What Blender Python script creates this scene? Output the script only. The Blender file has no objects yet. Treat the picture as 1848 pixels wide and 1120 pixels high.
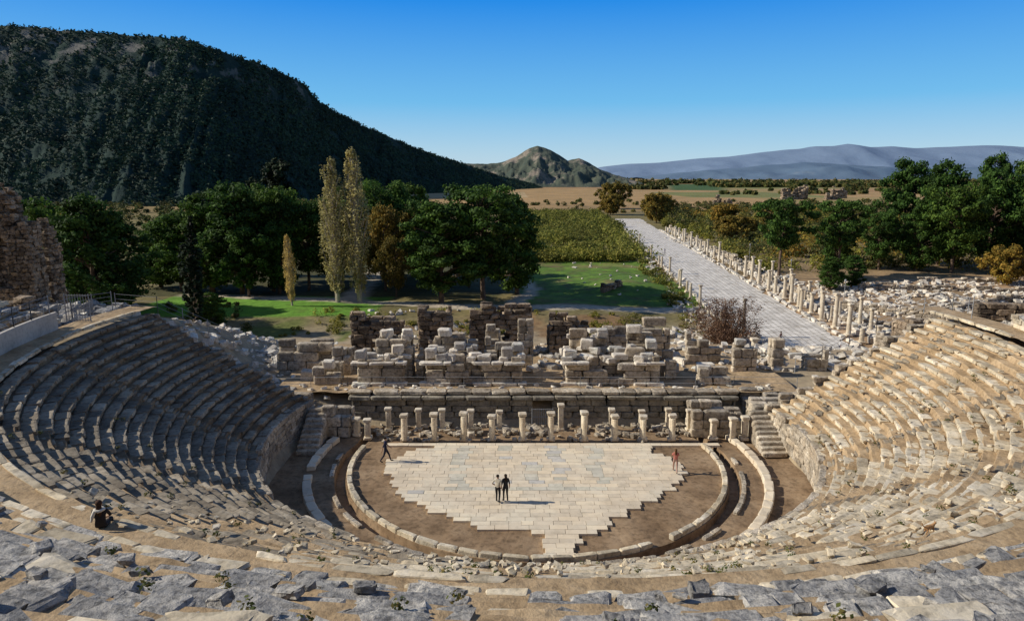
import bpy, math, numpy as np
from mathutils import Vector, Matrix, noise as mnoise
rng=np.random.default_rng(7)
D=bpy.data; SC=bpy.context.scene; COL=SC.collection
CX,CY=1.7,46.2
# ---------------------------------------------------------------- materials
def newmat(name):
    m=D.materials.new(name); m.use_nodes=True
    nt=m.node_tree; nt.nodes.clear()
    return m,nt
def N(nt,t,**k):
    n=nt.nodes.new(t)
    for a,b in k.items(): setattr(n,a,b)
    return n
def ramp(nt,stops):
    r=N(nt,'ShaderNodeValToRGB'); e=r.color_ramp.elements
    while len(e)<len(stops): e.new(.5)
    for i,(p,c) in enumerate(stops):
        e[i].position=p; e[i].color=(*c,1)
    return r
def noise(nt,vec,scale,detail=5,rough=.6):
    n=N(nt,'ShaderNodeTexNoise'); n.inputs['Scale'].default_value=scale
    n.inputs['Detail'].default_value=detail; n.inputs['Roughness'].default_value=rough
    nt.links.new(vec,n.inputs['Vector']); return n
def mul(nt,a,b,mode='MULTIPLY',fac=1.0):
    m=N(nt,'ShaderNodeMix',data_type='RGBA',blend_type=mode)
    if isinstance(fac,float): m.inputs[0].default_value=fac
    else: nt.links.new(fac,m.inputs[0])
    nt.links.new(a,m.inputs[6])
    if isinstance(b,tuple): m.inputs[7].default_value=(*b,1)
    else: nt.links.new(b,m.inputs[7])
    return m.outputs[2]
def finish(nt,col,rough=.9,bump=None,bs=.3,bd=.1,transl=0):
    p=N(nt,'ShaderNodeBsdfPrincipled'); p.inputs['Roughness'].default_value=rough
    p.inputs['Specular IOR Level'].default_value=.2
    if isinstance(col,tuple): p.inputs['Base Color'].default_value=(*col,1)
    else: nt.links.new(col,p.inputs['Base Color'])
    if bump is not None:
        b=N(nt,'ShaderNodeBump'); b.inputs['Strength'].default_value=bs; b.inputs['Distance'].default_value=bd
        nt.links.new(bump,b.inputs['Height']); nt.links.new(b.outputs[0],p.inputs['Normal'])
    o=N(nt,'ShaderNodeOutputMaterial')
    if transl:
        t=N(nt,'ShaderNodeBsdfTranslucent'); nt.links.new(col,t.inputs[0])
        mx=N(nt,'ShaderNodeMixShader'); mx.inputs[0].default_value=transl
        nt.links.new(p.outputs[0],mx.inputs[1]); nt.links.new(t.outputs[0],mx.inputs[2]); nt.links.new(mx.outputs[0],o.inputs[0])
    else: nt.links.new(p.outputs[0],o.inputs[0])
GAIN=1.22
def stone(name,c1,c2,c3,scale=.7,spots=.6,island=(.7,1.2),bs=.5,bd=.08,rough=.9,big=None):
    c1,c2,c3=[tuple(min(.78,v*GAIN) for v in c) for c in (c1,c2,c3)]
    m,nt=newmat(name); g=N(nt,'ShaderNodeNewGeometry'); pos=g.outputs['Position']
    n1=noise(nt,pos,scale,7,.65); r=ramp(nt,[(.32,c1),(.5,c2),(.68,c3)]); nt.links.new(n1.outputs[0],r.inputs[0])
    col=r.outputs[0]
    n2=noise(nt,pos,scale*7,6,.7); r2=ramp(nt,[(.36,(1-spots,)*3),(.52,(1,1,1))]); nt.links.new(n2.outputs[0],r2.inputs[0])
    col=mul(nt,col,r2.outputs[0])
    if island:
        lo,hi=island
        r3=ramp(nt,[(0,(lo,lo,lo)),(.5,((lo+hi)/2,)*3),(1,(hi,hi*.98,hi*.94))]); nt.links.new(g.outputs['Random Per Island'],r3.inputs[0])
        col=mul(nt,col,r3.outputs[0])
    if big:
        n3=noise(nt,pos,2.6,8,.75); r4=ramp(nt,[(.46,(0,0,0)),(.56,(1,1,1))]); nt.links.new(n3.outputs[0],r4.inputs[0])
        col=mul(nt,col,big,'MULTIPLY',r4.outputs[0])
    finish(nt,col,rough,n2.outputs[0],bs,bd); return m
def leafmat(name,stops,transl=.25,sc=.25):
    m,nt=newmat(name); g=N(nt,'ShaderNodeNewGeometry')
    oi=N(nt,'ShaderNodeObjectInfo')
    r=ramp(nt,stops); nt.links.new(g.outputs['Random Per Island'],r.inputs[0])
    n=noise(nt,g.outputs['Position'],sc,3); r2=ramp(nt,[(.35,(.62,.62,.62)),(.65,(1.25,1.25,1.1))]); nt.links.new(n.outputs[0],r2.inputs[0])
    col=mul(nt,r.outputs[0],r2.outputs[0])
    r3=ramp(nt,[(0,(.68,.76,.82)),(.6,(1.,1.,1.)),(1,(1.22,1.1,.95))]); nt.links.new(oi.outputs['Random'],r3.inputs[0])
    col=mul(nt,col,r3.outputs[0])
    finish(nt,col,.75,transl=transl); return m
def plain(name,c,rough=.8,metal=0):
    m,nt=newmat(name); g=N(nt,'ShaderNodeNewGeometry'); n=noise(nt,g.outputs['Position'],14,3)
    r=ramp(nt,[(.3,tuple(x*.8 for x in c)),(.7,tuple(min(1,x*1.15) for x in c))]); nt.links.new(n.outputs[0],r.inputs[0])
    finish(nt,r.outputs[0],rough); return m

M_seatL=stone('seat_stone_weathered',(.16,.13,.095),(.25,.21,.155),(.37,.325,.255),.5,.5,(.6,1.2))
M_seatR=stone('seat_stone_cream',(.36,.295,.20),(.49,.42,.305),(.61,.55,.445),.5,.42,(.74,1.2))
M_seatU=stone('seat_stone_lichen',(.26,.25,.235),(.40,.38,.35),(.55,.52,.46),.9,.6,(.72,1.18),.9,.12,.9,(.62,.64,.68))
M_earth=stone('dusty_earth',(.24,.165,.09),(.35,.25,.145),(.44,.33,.205),.6,.35,None,.8,.08)
M_earthD=stone('dark_earth',(.10,.07,.045),(.16,.115,.07),(.24,.18,.11),.6,.35,None,.8,.08)  # darker earth tone, used under the left lower seats
M_soil=stone('orchestra_soil',(.14,.09,.05),(.23,.155,.09),(.31,.22,.135),.4,.4,None,.5,.05)
M_pave=stone('pale_paving',(.52,.43,.31),(.60,.51,.38),(.66,.575,.445),.25,.15,(.88,1.08),.2,.02,.75)
M_paveg=stone('greenish_paving',(.43,.41,.325),(.50,.465,.375),(.55,.51,.42),.4,.2,(.85,1.1),.2,.02,.75)
M_paved=stone('grey_paving',(.40,.38,.34),(.46,.435,.39),(.50,.475,.43),.4,.2,(.85,1.1),.2,.02,.75)
M_ruin=stone('ruin_stone',(.28,.225,.165),(.43,.37,.285),(.58,.52,.43),.6,.55,(.65,1.25),.9,.12,.9,(.78,.76,.74))
M_white=stone('marble_fragments',(.42,.37,.30),(.56,.51,.44),(.68,.635,.56),.8,.4,(.65,1.2),.6,.08)
M_brick=stone('rubble_masonry',(.17,.125,.085),(.28,.215,.15),(.42,.34,.25),.9,.65,(.45,1.35),1,.14)
M_dark=stone('stage_wall_stone',(.13,.12,.10),(.24,.215,.17),(.35,.315,.25),.8,.5,(.8,1.15),.8,.1)
M_wallw=stone('plaster_wall',(.34,.31,.27),(.41,.38,.34),(.46,.43,.38),.6,.2,None,.2,.03)
M_pillar=stone('pillar_stone',(.42,.35,.25),(.55,.47,.355),(.66,.58,.46),.9,.35,(.8,1.15),.6,.06)
M_bark=stone('bark',(.07,.045,.03),(.12,.085,.06),(.18,.13,.1),1.5,.4,None,.6,.05)
M_barkp=stone('pale_bark',(.26,.23,.17),(.38,.33,.26),(.45,.40,.32),1.5,.3,None,.6,.05)
M_metal=plain('grey_metal',(.32,.33,.34),.5)
M_pine=leafmat('pine_needles',[(0,(.024,.056,.012)),(.5,(.060,.122,.021)),(1,(.12,.20,.036))],.3)
M_dpine=leafmat('dark_conifer_needles',[(0,(.008,.014,.008)),(.5,(.018,.033,.013)),(1,(.04,.06,.02))],.1)
M_poplar=leafmat('poplar_leaves',[(0,(.36,.29,.10)),(.5,(.56,.46,.18)),(1,(.74,.64,.33))],.45,1.2)
M_autumn=leafmat('autumn_leaves',[(0,(.09,.09,.02)),(.5,(.24,.175,.035)),(1,(.42,.27,.06))],.3)
M_brownl=leafmat('brown_twigs',[(0,(.10,.055,.036)),(.5,(.19,.10,.065)),(1,(.29,.175,.115))],.1)
M_shrubY=leafmat('yellow_green_shrub',[(0,(.09,.11,.022)),(.5,(.20,.21,.04)),(1,(.33,.29,.07))],.3,.06)
M_shrubG=leafmat('olive_green_shrub',[(0,(.045,.066,.018)),(.5,(.11,.125,.035)),(1,(.28,.20,.07))],.3,.05)
M_cyp=leafmat('cypress_leaves',[(0,(.006,.014,.008)),(.5,(.014,.032,.013)),(1,(.03,.055,.02))],.1,.8)

# ---------------------------------------------------------------- mesh builder
class MB:
    def __init__(s): s.V=[];s.Q=[];s.T=[];s.n=0;s.QM=[];s.TM=[];
    def add(s,V,F,mi=0):
        V=np.asarray(V,float).reshape(-1,3); F=np.asarray(F,int)
        if F.shape[1]==4: s.Q.append(F+s.n); s.QM.append(np.full(len(F),mi))
        else: s.T.append(F+s.n); s.TM.append(np.full(len(F),mi))
        s.V.append(V); s.n+=len(V)
    def mesh(s,name,mats,smooth=False):
        V=np.concatenate(s.V); me=D.meshes.new(name)
        me.vertices.add(len(V)); me.vertices.foreach_set('co',V.ravel())
        Q=np.concatenate(s.Q) if s.Q else np.zeros((0,4),int); T=np.concatenate(s.T) if s.T else np.zeros((0,3),int)
        me.loops.add(Q.size+T.size); me.loops.foreach_set('vertex_index',np.concatenate([Q.ravel(),T.ravel()]).astype(np.int32))
        me.polygons.add(len(Q)+len(T))
        me.polygons.foreach_set('loop_start',np.concatenate([np.arange(len(Q))*4,Q.size+np.arange(len(T))*3]).astype(np.int32))
        mi=np.concatenate(s.QM+s.TM)
        me.polygons.foreach_set('material_index',mi.astype(np.int32))
        me.polygons.foreach_set('use_smooth',np.full(len(Q)+len(T),smooth))
        for m in mats: me.materials.append(m)
        me.update(calc_edges=True); me.validate(); return me
    def obj(s,name,mats,smooth=False,parent=None):
        o=D.objects.new(name,s.mesh(name,mats,smooth)); COL.objects.link(o)
        if parent: o.parent=parent
        return o
# rough block template
def tmpl():
    g=[-1,-.72,.72,1]; idx={};V=[];F=[]
    def vid(i,j,k):
        if (i,j,k) not in idx:
            p=[g[i],g[j],g[k]]; c=sum(abs(a)==1 for a in p)
            if c>=2: p=[a*(.93 if abs(a)==1 and c==2 else .88 if abs(a)==1 else 1) for a in p]
            idx[(i,j,k)]=len(V); V.append(p)
        return idx[(i,j,k)]
    for a in range(3):
        for b in range(3):
            F.append([vid(a,b,0),vid(a,b+1,0),vid(a+1,b+1,0),vid(a+1,b,0)])
            F.append([vid(a,b,3),vid(a+1,b,3),vid(a+1,b+1,3),vid(a,b+1,3)])
            F.append([vid(a,0,b),vid(a+1,0,b),vid(a+1,0,b+1),vid(a,0,b+1)])
            F.append([vid(a,3,b),vid(a,3,b+1),vid(a+1,3,b+1),vid(a+1,3,b)])
            F.append([vid(0,a,b),vid(0,a,b+1),vid(0,a+1,b+1),vid(0,a+1,b)])
            F.append([vid(3,a,b),vid(3,a+1,b),vid(3,a+1,b+1),vid(3,a,b+1)])
    return np.array(V,float),np.array(F)
TV,TF=tmpl()
def blocks(mb,C,S,R,jit=.05,tilt=.0,mi=0):
    """C centres, S half sizes, R rotation about z"""
    C=np.asarray(C,float).reshape(-1,3);n=len(C)
    if n==0:return
    S=np.broadcast_to(np.asarray(S,float),(n,3)); R=np.broadcast_to(np.asarray(R,float),(n,))
    V=np.repeat(TV[None],n,0)+rng.normal(0,jit,(n,len(TV),3))
    # corner wear
    w=rng.random((n,8))**3*.35*min(1,jit*12)
    sg=np.array([[a,b,c] for a in(-1,1) for b in(-1,1) for c in(-1,1)])
    for k in range(8):
        near=((TV*sg[k]).min(1)>.6)
        V[:,near]-= (w[:,k][:,None,None]*sg[k])
    V=V*S[:,None,:]
    if tilt:
        tx=rng.normal(0,tilt,n);ty=rng.normal(0,tilt,n)
        cy,sy=np.cos(ty)[:,None],np.sin(ty)[:,None]; x=V[...,0]*cy+V[...,2]*sy; z=-V[...,0]*sy+V[...,2]*cy
        cx,sx=np.cos(tx)[:,None],np.sin(tx)[:,None]; y=V[...,1]*cx-z*sx; z=V[...,1]*sx+z*cx
        V=np.stack([x,y,z],-1)
    c,s=np.cos(R)[:,None],np.sin(R)[:,None]
    X=V[...,0]*c-V[...,1]*s; Y=V[...,0]*s+V[...,1]*c
    W=np.stack([X,Y,V[...,2]],-1)+C[:,None,:]
    F=(TF[None]+(np.arange(n)*len(TV))[:,None,None]).reshape(-1,4)
    mb.add(W.reshape(-1,3),F,mi)
def tube(mb,pts,rad,seg=7,mi=0,cap=True):
    pts=np.asarray(pts,float);n=len(pts); V=[]
    for i in range(n):
        d=pts[min(i+1,n-1)]-pts[max(i-1,0)]; d=d/(np.linalg.norm(d)+1e-9)
        a=np.cross(d,[0,0,1.]) if abs(d[2])<.95 else np.cross(d,[1.,0,0]); a/=np.linalg.norm(a); b=np.cross(d,a)
        for k in range(seg):
            t=2*math.pi*k/seg; V.append(pts[i]+rad[i]*(a*math.cos(t)+b*math.sin(t)))
    F=[[i*seg+k,i*seg+(k+1)%seg,(i+1)*seg+(k+1)%seg,(i+1)*seg+k] for i in range(n-1) for k in range(seg)]
    mb.add(V,F,mi)
    if cap:
        for e in (0,n-1):
            ring=V[e*seg:(e+1)*seg]; c=np.mean(ring,0)
            mb.add(list(ring)+[c],[[k,(k+1)%seg,seg] for k in range(seg)],mi)
def sm(a,b,t):
    t=np.clip((np.asarray(t,float)-a)/(b-a),0,1); return t*t*(3-2*t)
def fbm(x,y,s,oct=4,seed=0):
    x=np.asarray(x,float);y=np.asarray(y,float)
    f=np.vectorize(lambda a,b: mnoise.fractal(Vector((a/s+seed*7.3,b/s-seed*3.1,seed)),1.0,2.0,oct))
    return f(x,y)
# ---------------------------------------------------------------- terrain
def H(x,y):
    x=np.asarray(x,float);y=np.asarray(y,float)
    r=np.hypot(x-CX,y-CY)
    T=np.where(r<18.9,-.7,np.where(r<30.5,1.0+.62*(r-18.9),np.minimum(8.9+.525*(r-31.5),60)))
    T=np.where(x<0,np.minimum(T,8.9+50*(1-sm(41,44,y))),np.minimum(T,9.2+50*(1-sm(43,47,y))))
    inside=-.7+2.7*sm(52.8,54.3,y)
    left=11.5*(1-sm(52,98,y))*sm(22,33,-(x-CX)); right=11*(1-sm(46,82,y))*sm(24,36,(x-CX))
    out=-3+(inside+3)*(1-sm(69,84,y)); out=np.maximum(out,-3+left*1.0); out=np.maximum(out,-3+right)
    w=(1-sm(50,57,y))
    z=w*T+(1-w)*out
    # low terrace bank beyond the stage
    z=z+1.0*sm(104,110,y)*(1-sm(112,150,y))*(1-sm(10,26,x))*0.9
    # grassy mound beside the street
    z=z+1.6*np.exp(-((x-24)/9)**2-((y-142)/16)**2)
    return z
def terr(ob_res=1.0):
    xs=np.concatenate([-np.geomspace(16000,90,60),np.arange(-88,150,1.2),np.geomspace(152,16000,60)])
    ys=np.concatenate([np.arange(-60,-12,6),np.arange(-12,215,1.1),np.geomspace(217,20000,110)])
    X,Y=np.meshgrid(xs,ys); Z=H(X,Y)
    nearf=((X>-100)&(X<160)&(Y<230)&(Y>50))
    Z[nearf]+=.22*fbm(X[nearf],Y[nearf],7,3)*sm(52,60,Y[nearf])
    # keep the street bed flat
    st=street_mask(X,Y); Z=np.where(st>0,np.minimum(Z,-3.06)*st+Z*(1-st),Z)
    ny,nx=X.shape; V=np.stack([X,Y,Z],-1).reshape(-1,3)
    i=np.arange(ny-1)[:,None]*nx+np.arange(nx-1)[None]; F=np.stack([i,i+1,i+1+nx,i+nx],-1).reshape(-1,4)
    mb=MB(); mb.add(V,F); o=mb.obj('ground',[M_ground],True)
    x=V[:,0];y=V[:,1]
    nz=fbm(x,y,9,3,2); nb=fbm(x,y,3,3,5)
    col=np.tile(np.array([.29,.19,.09]),(len(V),1))
    def mix(mask,c):
        m=np.clip(mask,0,1)[:,None]; col[:]=col*(1-m)+np.array(c)*m
    # scrubland
    mix((1-sm(380,560,y))*.9,(.18,.155,.065))
    mix((1-sm(150,260,y))*(x>30),(.30,.21,.12))
    mix((1-sm(96,112,y)),(.38,.30,.205))
    mix(sm(30,45,x)*(1-sm(130,165,y)),(.38,.255,.15))
    # distant fields
    fx=np.floor(x/180+.3*np.floor(y/260)); fy=np.floor(y/260); h=np.abs(np.sin(fx*12.9+fy*78.2)*43758)%1
    far=sm(450,600,y)
    for lo,hi,c in((0,.3,(.42,.27,.12)),(.3,.5,(.33,.25,.10)),(.5,.62,(.17,.20,.06)),(.62,.85,(.38,.23,.11)),(.85,1,(.48,.35,.19))):
        mix(far*((h>=lo)&(h<hi))*.8,c)
    mix(((y>1150)&(y<2100)&(x>.225*y)&(x<.31*y))*1.,(.06,.11,.03))
    # lawns
    lw=((x>1)&(x<36)&(y>119)&(y<188))
    mix(lw*sm(-.55,.1,nz+.25*(y<170)),(.09,.165,.025)); mix(lw*sm(0,.5,nb)*.7,(.16,.27,.035)); mix(lw*sm(.15,.6,-nb)*.7,(.14,.11,.05))
    lw=((x>-64)&(x<-22)&(y>108)&(y<128))*1.
    mix(lw,(.12,.27,.03)); mix(lw*sm(.1,.5,nb)*.5,(.18,.32,.05)); mix(lw*sm(.2,.6,-nb)*.5,(.11,.14,.03))
    mix(((x>-64)&(x<-24)&(y>94)&(y<=108))*sm(-.3,.2,nz),(.14,.16,.045))
    mix(((x>-24)&(x<34)&(y>96)&(y<113))*sm(-.1,.2,nz),(.25,.155,.08))
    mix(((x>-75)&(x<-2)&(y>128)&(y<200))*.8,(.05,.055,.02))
    # paths
    def path(pts,w,c):
        m=np.zeros(len(x))
        for (ax,ay),(bx,by) in zip(pts[:-1],pts[1:]):
            dx,dy=bx-ax,by-ay; t=np.clip(((x-ax)*dx+(y-ay)*dy)/(dx*dx+dy*dy),0,1)
            d=np.hypot(x-ax-t*dx,y-ay-t*dy); m=np.maximum(m,1-sm(w*.8,w*1.2,d+nb*.8))
        mix(m,c)
    P=(.50,.43,.34)
    path([(-62,130),(-30,123),(-12,117),(6,115.5),(22,116),(36,118)],2.2,P)
    path([(-30,123),(-31,140),(-36,200)],2.2,P); path([(0,116),(4,135),(2,160)],1.6,P)
    path([(48,100),(62,130),(84,150),(130,160)],2.5,(.42,.31,.21))
    ca=o.data.color_attributes.new('Col','FLOAT_COLOR','POINT')
    ca.data.foreach_set('color',np.concatenate([col,np.ones((len(V),1))],1).ravel())
    return o
SD=.082
def sx_left(y): return 32.9+SD*(y-91.3)
def street_mask(X,Y):
    l=sx_left(Y)
    m=sm(l-6,l-2,X)*(1-sm(l+16,l+21,X))*sm(78,84,Y)*(1-sm(385,400,Y)); return m
m,nt=newmat('ground_mat'); M_ground=m
at=N(nt,'ShaderNodeVertexColor',layer_name='Col'); g=N(nt,'ShaderNodeNewGeometry')
n1=noise(nt,g.outputs['Position'],.9,8,.7); r1=ramp(nt,[(.3,(.55,.55,.55)),(.5,(.95,.95,.95)),(.7,(1.3,1.3,1.25))]); nt.links.new(n1.outputs[0],r1.inputs[0])
n2=noise(nt,g.outputs['Position'],.03,6,.6); r2=ramp(nt,[(.35,(.75,.78,.75)),(.65,(1.2,1.15,1.1))]); nt.links.new(n2.outputs[0],r2.inputs[0])
finish(nt,mul(nt,mul(nt,at.outputs[0],r1.outputs[0]),r2.outputs[0]),.95,n1.outputs[0],.6,.15)
terr()

# ---------------------------------------------------------------- mountain and hills
def hillmat(name,dark,mid,rockc,sc,rk=.62,haze=(0,0,0),hz=0.,zr=None,bd=3.):
    m,nt=newmat(name); g=N(nt,'ShaderNodeNewGeometry'); pos=g.outputs['Position']
    n=noise(nt,pos,sc,8,.7); r=ramp(nt,[(.38,dark),(.6,mid)]); nt.links.new(n.outputs[0],r.inputs[0])
    n2=noise(nt,pos,sc*.28,9,.72); r2=ramp(nt,[(rk,(0,0,0)),(rk+.06,(1,1,1))]); nt.links.new(n2.outputs[0],r2.inputs[0])
    f=r2.outputs[0]
    if zr:
        sp=N(nt,'ShaderNodeSeparateXYZ'); nt.links.new(pos,sp.inputs[0]); mr=N(nt,'ShaderNodeMapRange'); mr.inputs[1].default_value=zr[0]; mr.inputs[2].default_value=zr[1]; mr.inputs[3].default_value=.03; mr.inputs[4].default_value=1; nt.links.new(sp.outputs[2],mr.inputs[0])
        mm=N(nt,'ShaderNodeMath',operation='MULTIPLY'); nt.links.new(f,mm.inputs[0]); nt.links.new(mr.outputs[0],mm.inputs[1]); f=mm.outputs[0]
    col=mul(nt,r.outputs[0],rockc,'MIX',f)
    if hz: col=mul(nt,col,haze,'MIX',hz)  # bluish aerial haze blended into the base colour of the slope
    finish(nt,col,1,n.outputs[0],.8,bd); return m
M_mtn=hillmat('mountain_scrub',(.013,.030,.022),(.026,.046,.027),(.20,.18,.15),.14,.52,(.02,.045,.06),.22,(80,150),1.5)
M_mtnl=leafmat('mountain_bushes',[(0,(.014,.033,.024)),(.5,(.024,.050,.029)),(1,(.046,.072,.036))],.1,.02)
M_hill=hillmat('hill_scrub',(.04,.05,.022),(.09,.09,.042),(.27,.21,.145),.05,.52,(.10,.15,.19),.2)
M_far=hillmat('distant_hill_haze_blue',(.16,.225,.32),(.18,.245,.34),(.19,.26,.34),.002,.6,bd=20)  # aerial haze painted in as a bluish base colour
M_far2=hillmat('distant_hill_nearer_hazed',(.10,.155,.225),(.12,.175,.24),(.155,.195,.24),.004,.6,bd=10)  # nearer range: less haze painted into its blue
def k(X,Y,Z,Yn): f=Yn/Y; return (X*f,Yn,20+(Z-20)*f)
ridge=[(-980,560,150),(-760,640,168),k(-565,800,184,740),k(-517,850,188,745),k(-458,900,191.5,745),k(-424,930,195,745),k(-394,960,185.5,742),k(-362,990,176,765),k(-335,1020,167,800),k(-309,1050,154.6,835),k(-293,1075,130,880),k(-270,1100,115.7,915),k(-243,1130,101,960),k(-206,1170,86,1015),k(-166,1210,67,1080),k(-124,1260,52.6,1150),k(-78,1320,38.8,1230),k(-27,1400,20.3,1330),(43,1480,4)]
base=[(-820,380),(-590,470),(-418,560),(-375,548),(-330,540),(-300,535),(-262,535),(-240,565),(-215,610),(-205,665),(-195,730),(-183,780),(-160,840),(-135,895),(-105,965),(-75,1040),(-40,1125),(0,1220),(60,1400)]
ridge=np.array(ridge);base=np.array(base)
s=np.linspace(0,len(ridge)-1,420); ii=np.arange(len(ridge))
RI=np.stack([np.interp(s,ii,ridge[:,j]) for j in range(3)],1); BA=np.stack([np.interp(s,ii,base[:,j]) for j in range(2)],1)
ts=np.linspace(-.55,1.12,150)  # <0 is the back slope
G=np.zeros((len(s),len(ts),3))
for j,t in enumerate(ts):
    G[:,j,0]=RI[:,0]+(BA[:,0]-RI[:,0])*t; G[:,j,1]=RI[:,1]+(BA[:,1]-RI[:,1])*t
    hgt=RI[:,2]+4
    if t>=0: f=1-(t**.92)
    else: f=1+t*.9
    G[:,j,2]=-4+hgt*f
# gullies run down the slope: sample the noise stretched along it
SS=np.repeat(s[:,None],len(ts),1); TT=np.repeat(ts[None],len(s),0)
gul=fbm((SS*34).ravel(),(TT*45).ravel(),16,5,1).reshape(SS.shape); nn=fbm(G[...,0].ravel(),G[...,1].ravel(),60,6,3).reshape(SS.shape); n3=fbm(G[...,0].ravel(),G[...,1].ravel(),9,4,4).reshape(SS.shape)
env=np.clip(np.abs(ts)*6,.0,1)[None]*np.clip((RI[:,2:3]+4)/90,0,1)*np.clip((1.15-ts)*3,0,1)[None]
crag=np.clip(1-np.abs(ts-.12)*5,0,1)[None]
G[...,2]+= -np.abs(gul)*11*env + nn*5*env + n3*2.2*np.clip((RI[:,2:3])/60,0,1) + np.abs(n3)*9*env*crag
mb=MB(); nx=len(ts); i=np.arange(len(s)-1)[:,None]*nx+np.arange(nx-1)[None]
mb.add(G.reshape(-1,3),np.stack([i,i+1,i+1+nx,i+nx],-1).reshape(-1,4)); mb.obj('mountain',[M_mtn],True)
MG=G
def hill(name,prof,Y0,Yw,mat,namp,ns,nx=240,ny=40,zb=-5):
    prof=np.array(prof,float); xs=np.linspace(prof[0,0],prof[-1,0],nx); zs=np.interp(xs,prof[:,0],prof[:,1])
    tt=np.linspace(-1,1,ny); X=np.repeat(xs[None],ny,0); Y=Y0+tt[:,None]*Yw+0*X
    f=(1-np.abs(tt)**1.25)[:,None]; Z=zb+(zs[None]-zb)*f
    nn=fbm(X.ravel(),Y.ravel(),ns,5,9).reshape(X.shape); Z+=nn*namp*np.minimum(1,(zs[None]-zb)/(zs.max()*.4))*np.clip(f*3,0,1)*(np.abs(tt)[:,None]*1.5+.12)
    i=np.arange(ny-1)[:,None]*nx+np.arange(nx-1)[None]; mb=MB(); mb.add(np.stack([X,Y,Z],-1).reshape(-1,3),np.stack([i,i+1,i+1+nx,i+nx],-1).reshape(-1,4))
    return mb.obj(name,[mat],True)
pp=[(740,300),(790,296),(850,295),(880,296),(905,293),(930,284),(945,275),(955,269),(970,264),(985,268),(995,272),(1010,280),(1025,291),(1035,288),(1045,286),(1060,292),(1080,304),(1110,315),(1140,323)]
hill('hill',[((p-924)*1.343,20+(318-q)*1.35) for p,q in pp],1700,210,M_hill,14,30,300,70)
pp=[(1040,318),(1080,302),(1130,296),(1190,293),(1260,287),(1310,284),(1350,278),(1410,270),(1440,269),(1460,265),(1495,265),(1520,261),(1560,267),(1600,265),(1640,268),(1700,266),(1760,264),(1848,267),(2000,262),(2300,270),(2700,285)]
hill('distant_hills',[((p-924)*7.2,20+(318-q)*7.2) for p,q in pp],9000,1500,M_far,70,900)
pp=[(1150,320),(1230,312),(1300,306),(1370,299),(1420,296),(1450,292),(1520,296),(1600,301),(1700,304),(1800,300),(1900,298),(2100,300),(2500,310)]
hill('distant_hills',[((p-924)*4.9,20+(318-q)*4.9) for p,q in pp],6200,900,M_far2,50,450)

# ---------------------------------------------------------------- cavea
def polar(r,th): return CX+r*np.sin(th), CY-r*np.cos(th)
def z0l(th): return 3.2-.65*sm(.45,1.35,np.abs(th))
def cavea_base(name,r0,r1,z0,tread,riser,n,mats,ylim_l,ylim_r,thmax,low=False):
    rs=[];zs=[]
    for i in range(n):
        a=r0+i*tread; z=z0+i*riser
        rs+= [a+.13,a+.17,a+tread*.6,a+tread+.08]; zs+=[z-.10,z-.05,z-.05,z-.03]
    rs=np.array([r0+.05]+rs); zs=np.array([z0-3.4 if z0<5 else z0-1.2]+zs)
    th=np.radians(np.arange(-thmax,thmax+.01,.6))
    R,TH=np.meshgrid(rs,th); X,Y=polar(R,TH); Z=np.repeat(zs[None],len(th),0)
    if low: zz0=z0l(TH); Z=10+(Z-10)*(10-zz0)/(10-z0)
    am=(.05+.09*sm(-.8,-.3,TH)) if low else .09
    Z=Z+ am*fbm(X.ravel(),Y.ravel(),1.6,3,4).reshape(X.shape); R2=R+.05*fbm(X.ravel(),Y.ravel(),1.1,2,6).reshape(X.shape); X,Y=polar(R2,TH)
    nx=len(rs); i=np.arange(len(th)-1)[:,None]*nx+np.arange(nx-1)[None]; F=np.stack([i,i+1,i+1+nx,i+nx],-1).reshape(-1,4)
    V=np.stack([X,Y,Z],-1).reshape(-1,3); lim=np.where(V[:,0]<CX,ylim_l,ylim_r); bad=V[:,1]>lim
    F=F[~bad[F].any(1)]; F=F[:,::-1]; tc=TH.ravel()[F[:,0]]+.12*np.sin(F[:,0]*1.7)
    mb=MB(); mb.add(V,F[tc>-.75],0)
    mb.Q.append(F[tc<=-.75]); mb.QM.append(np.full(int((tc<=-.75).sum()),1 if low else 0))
    return mb.obj(name,mats)
AIS=np.radians([-100,-78,-52,-27,-3,22,47,70,92])
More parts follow.
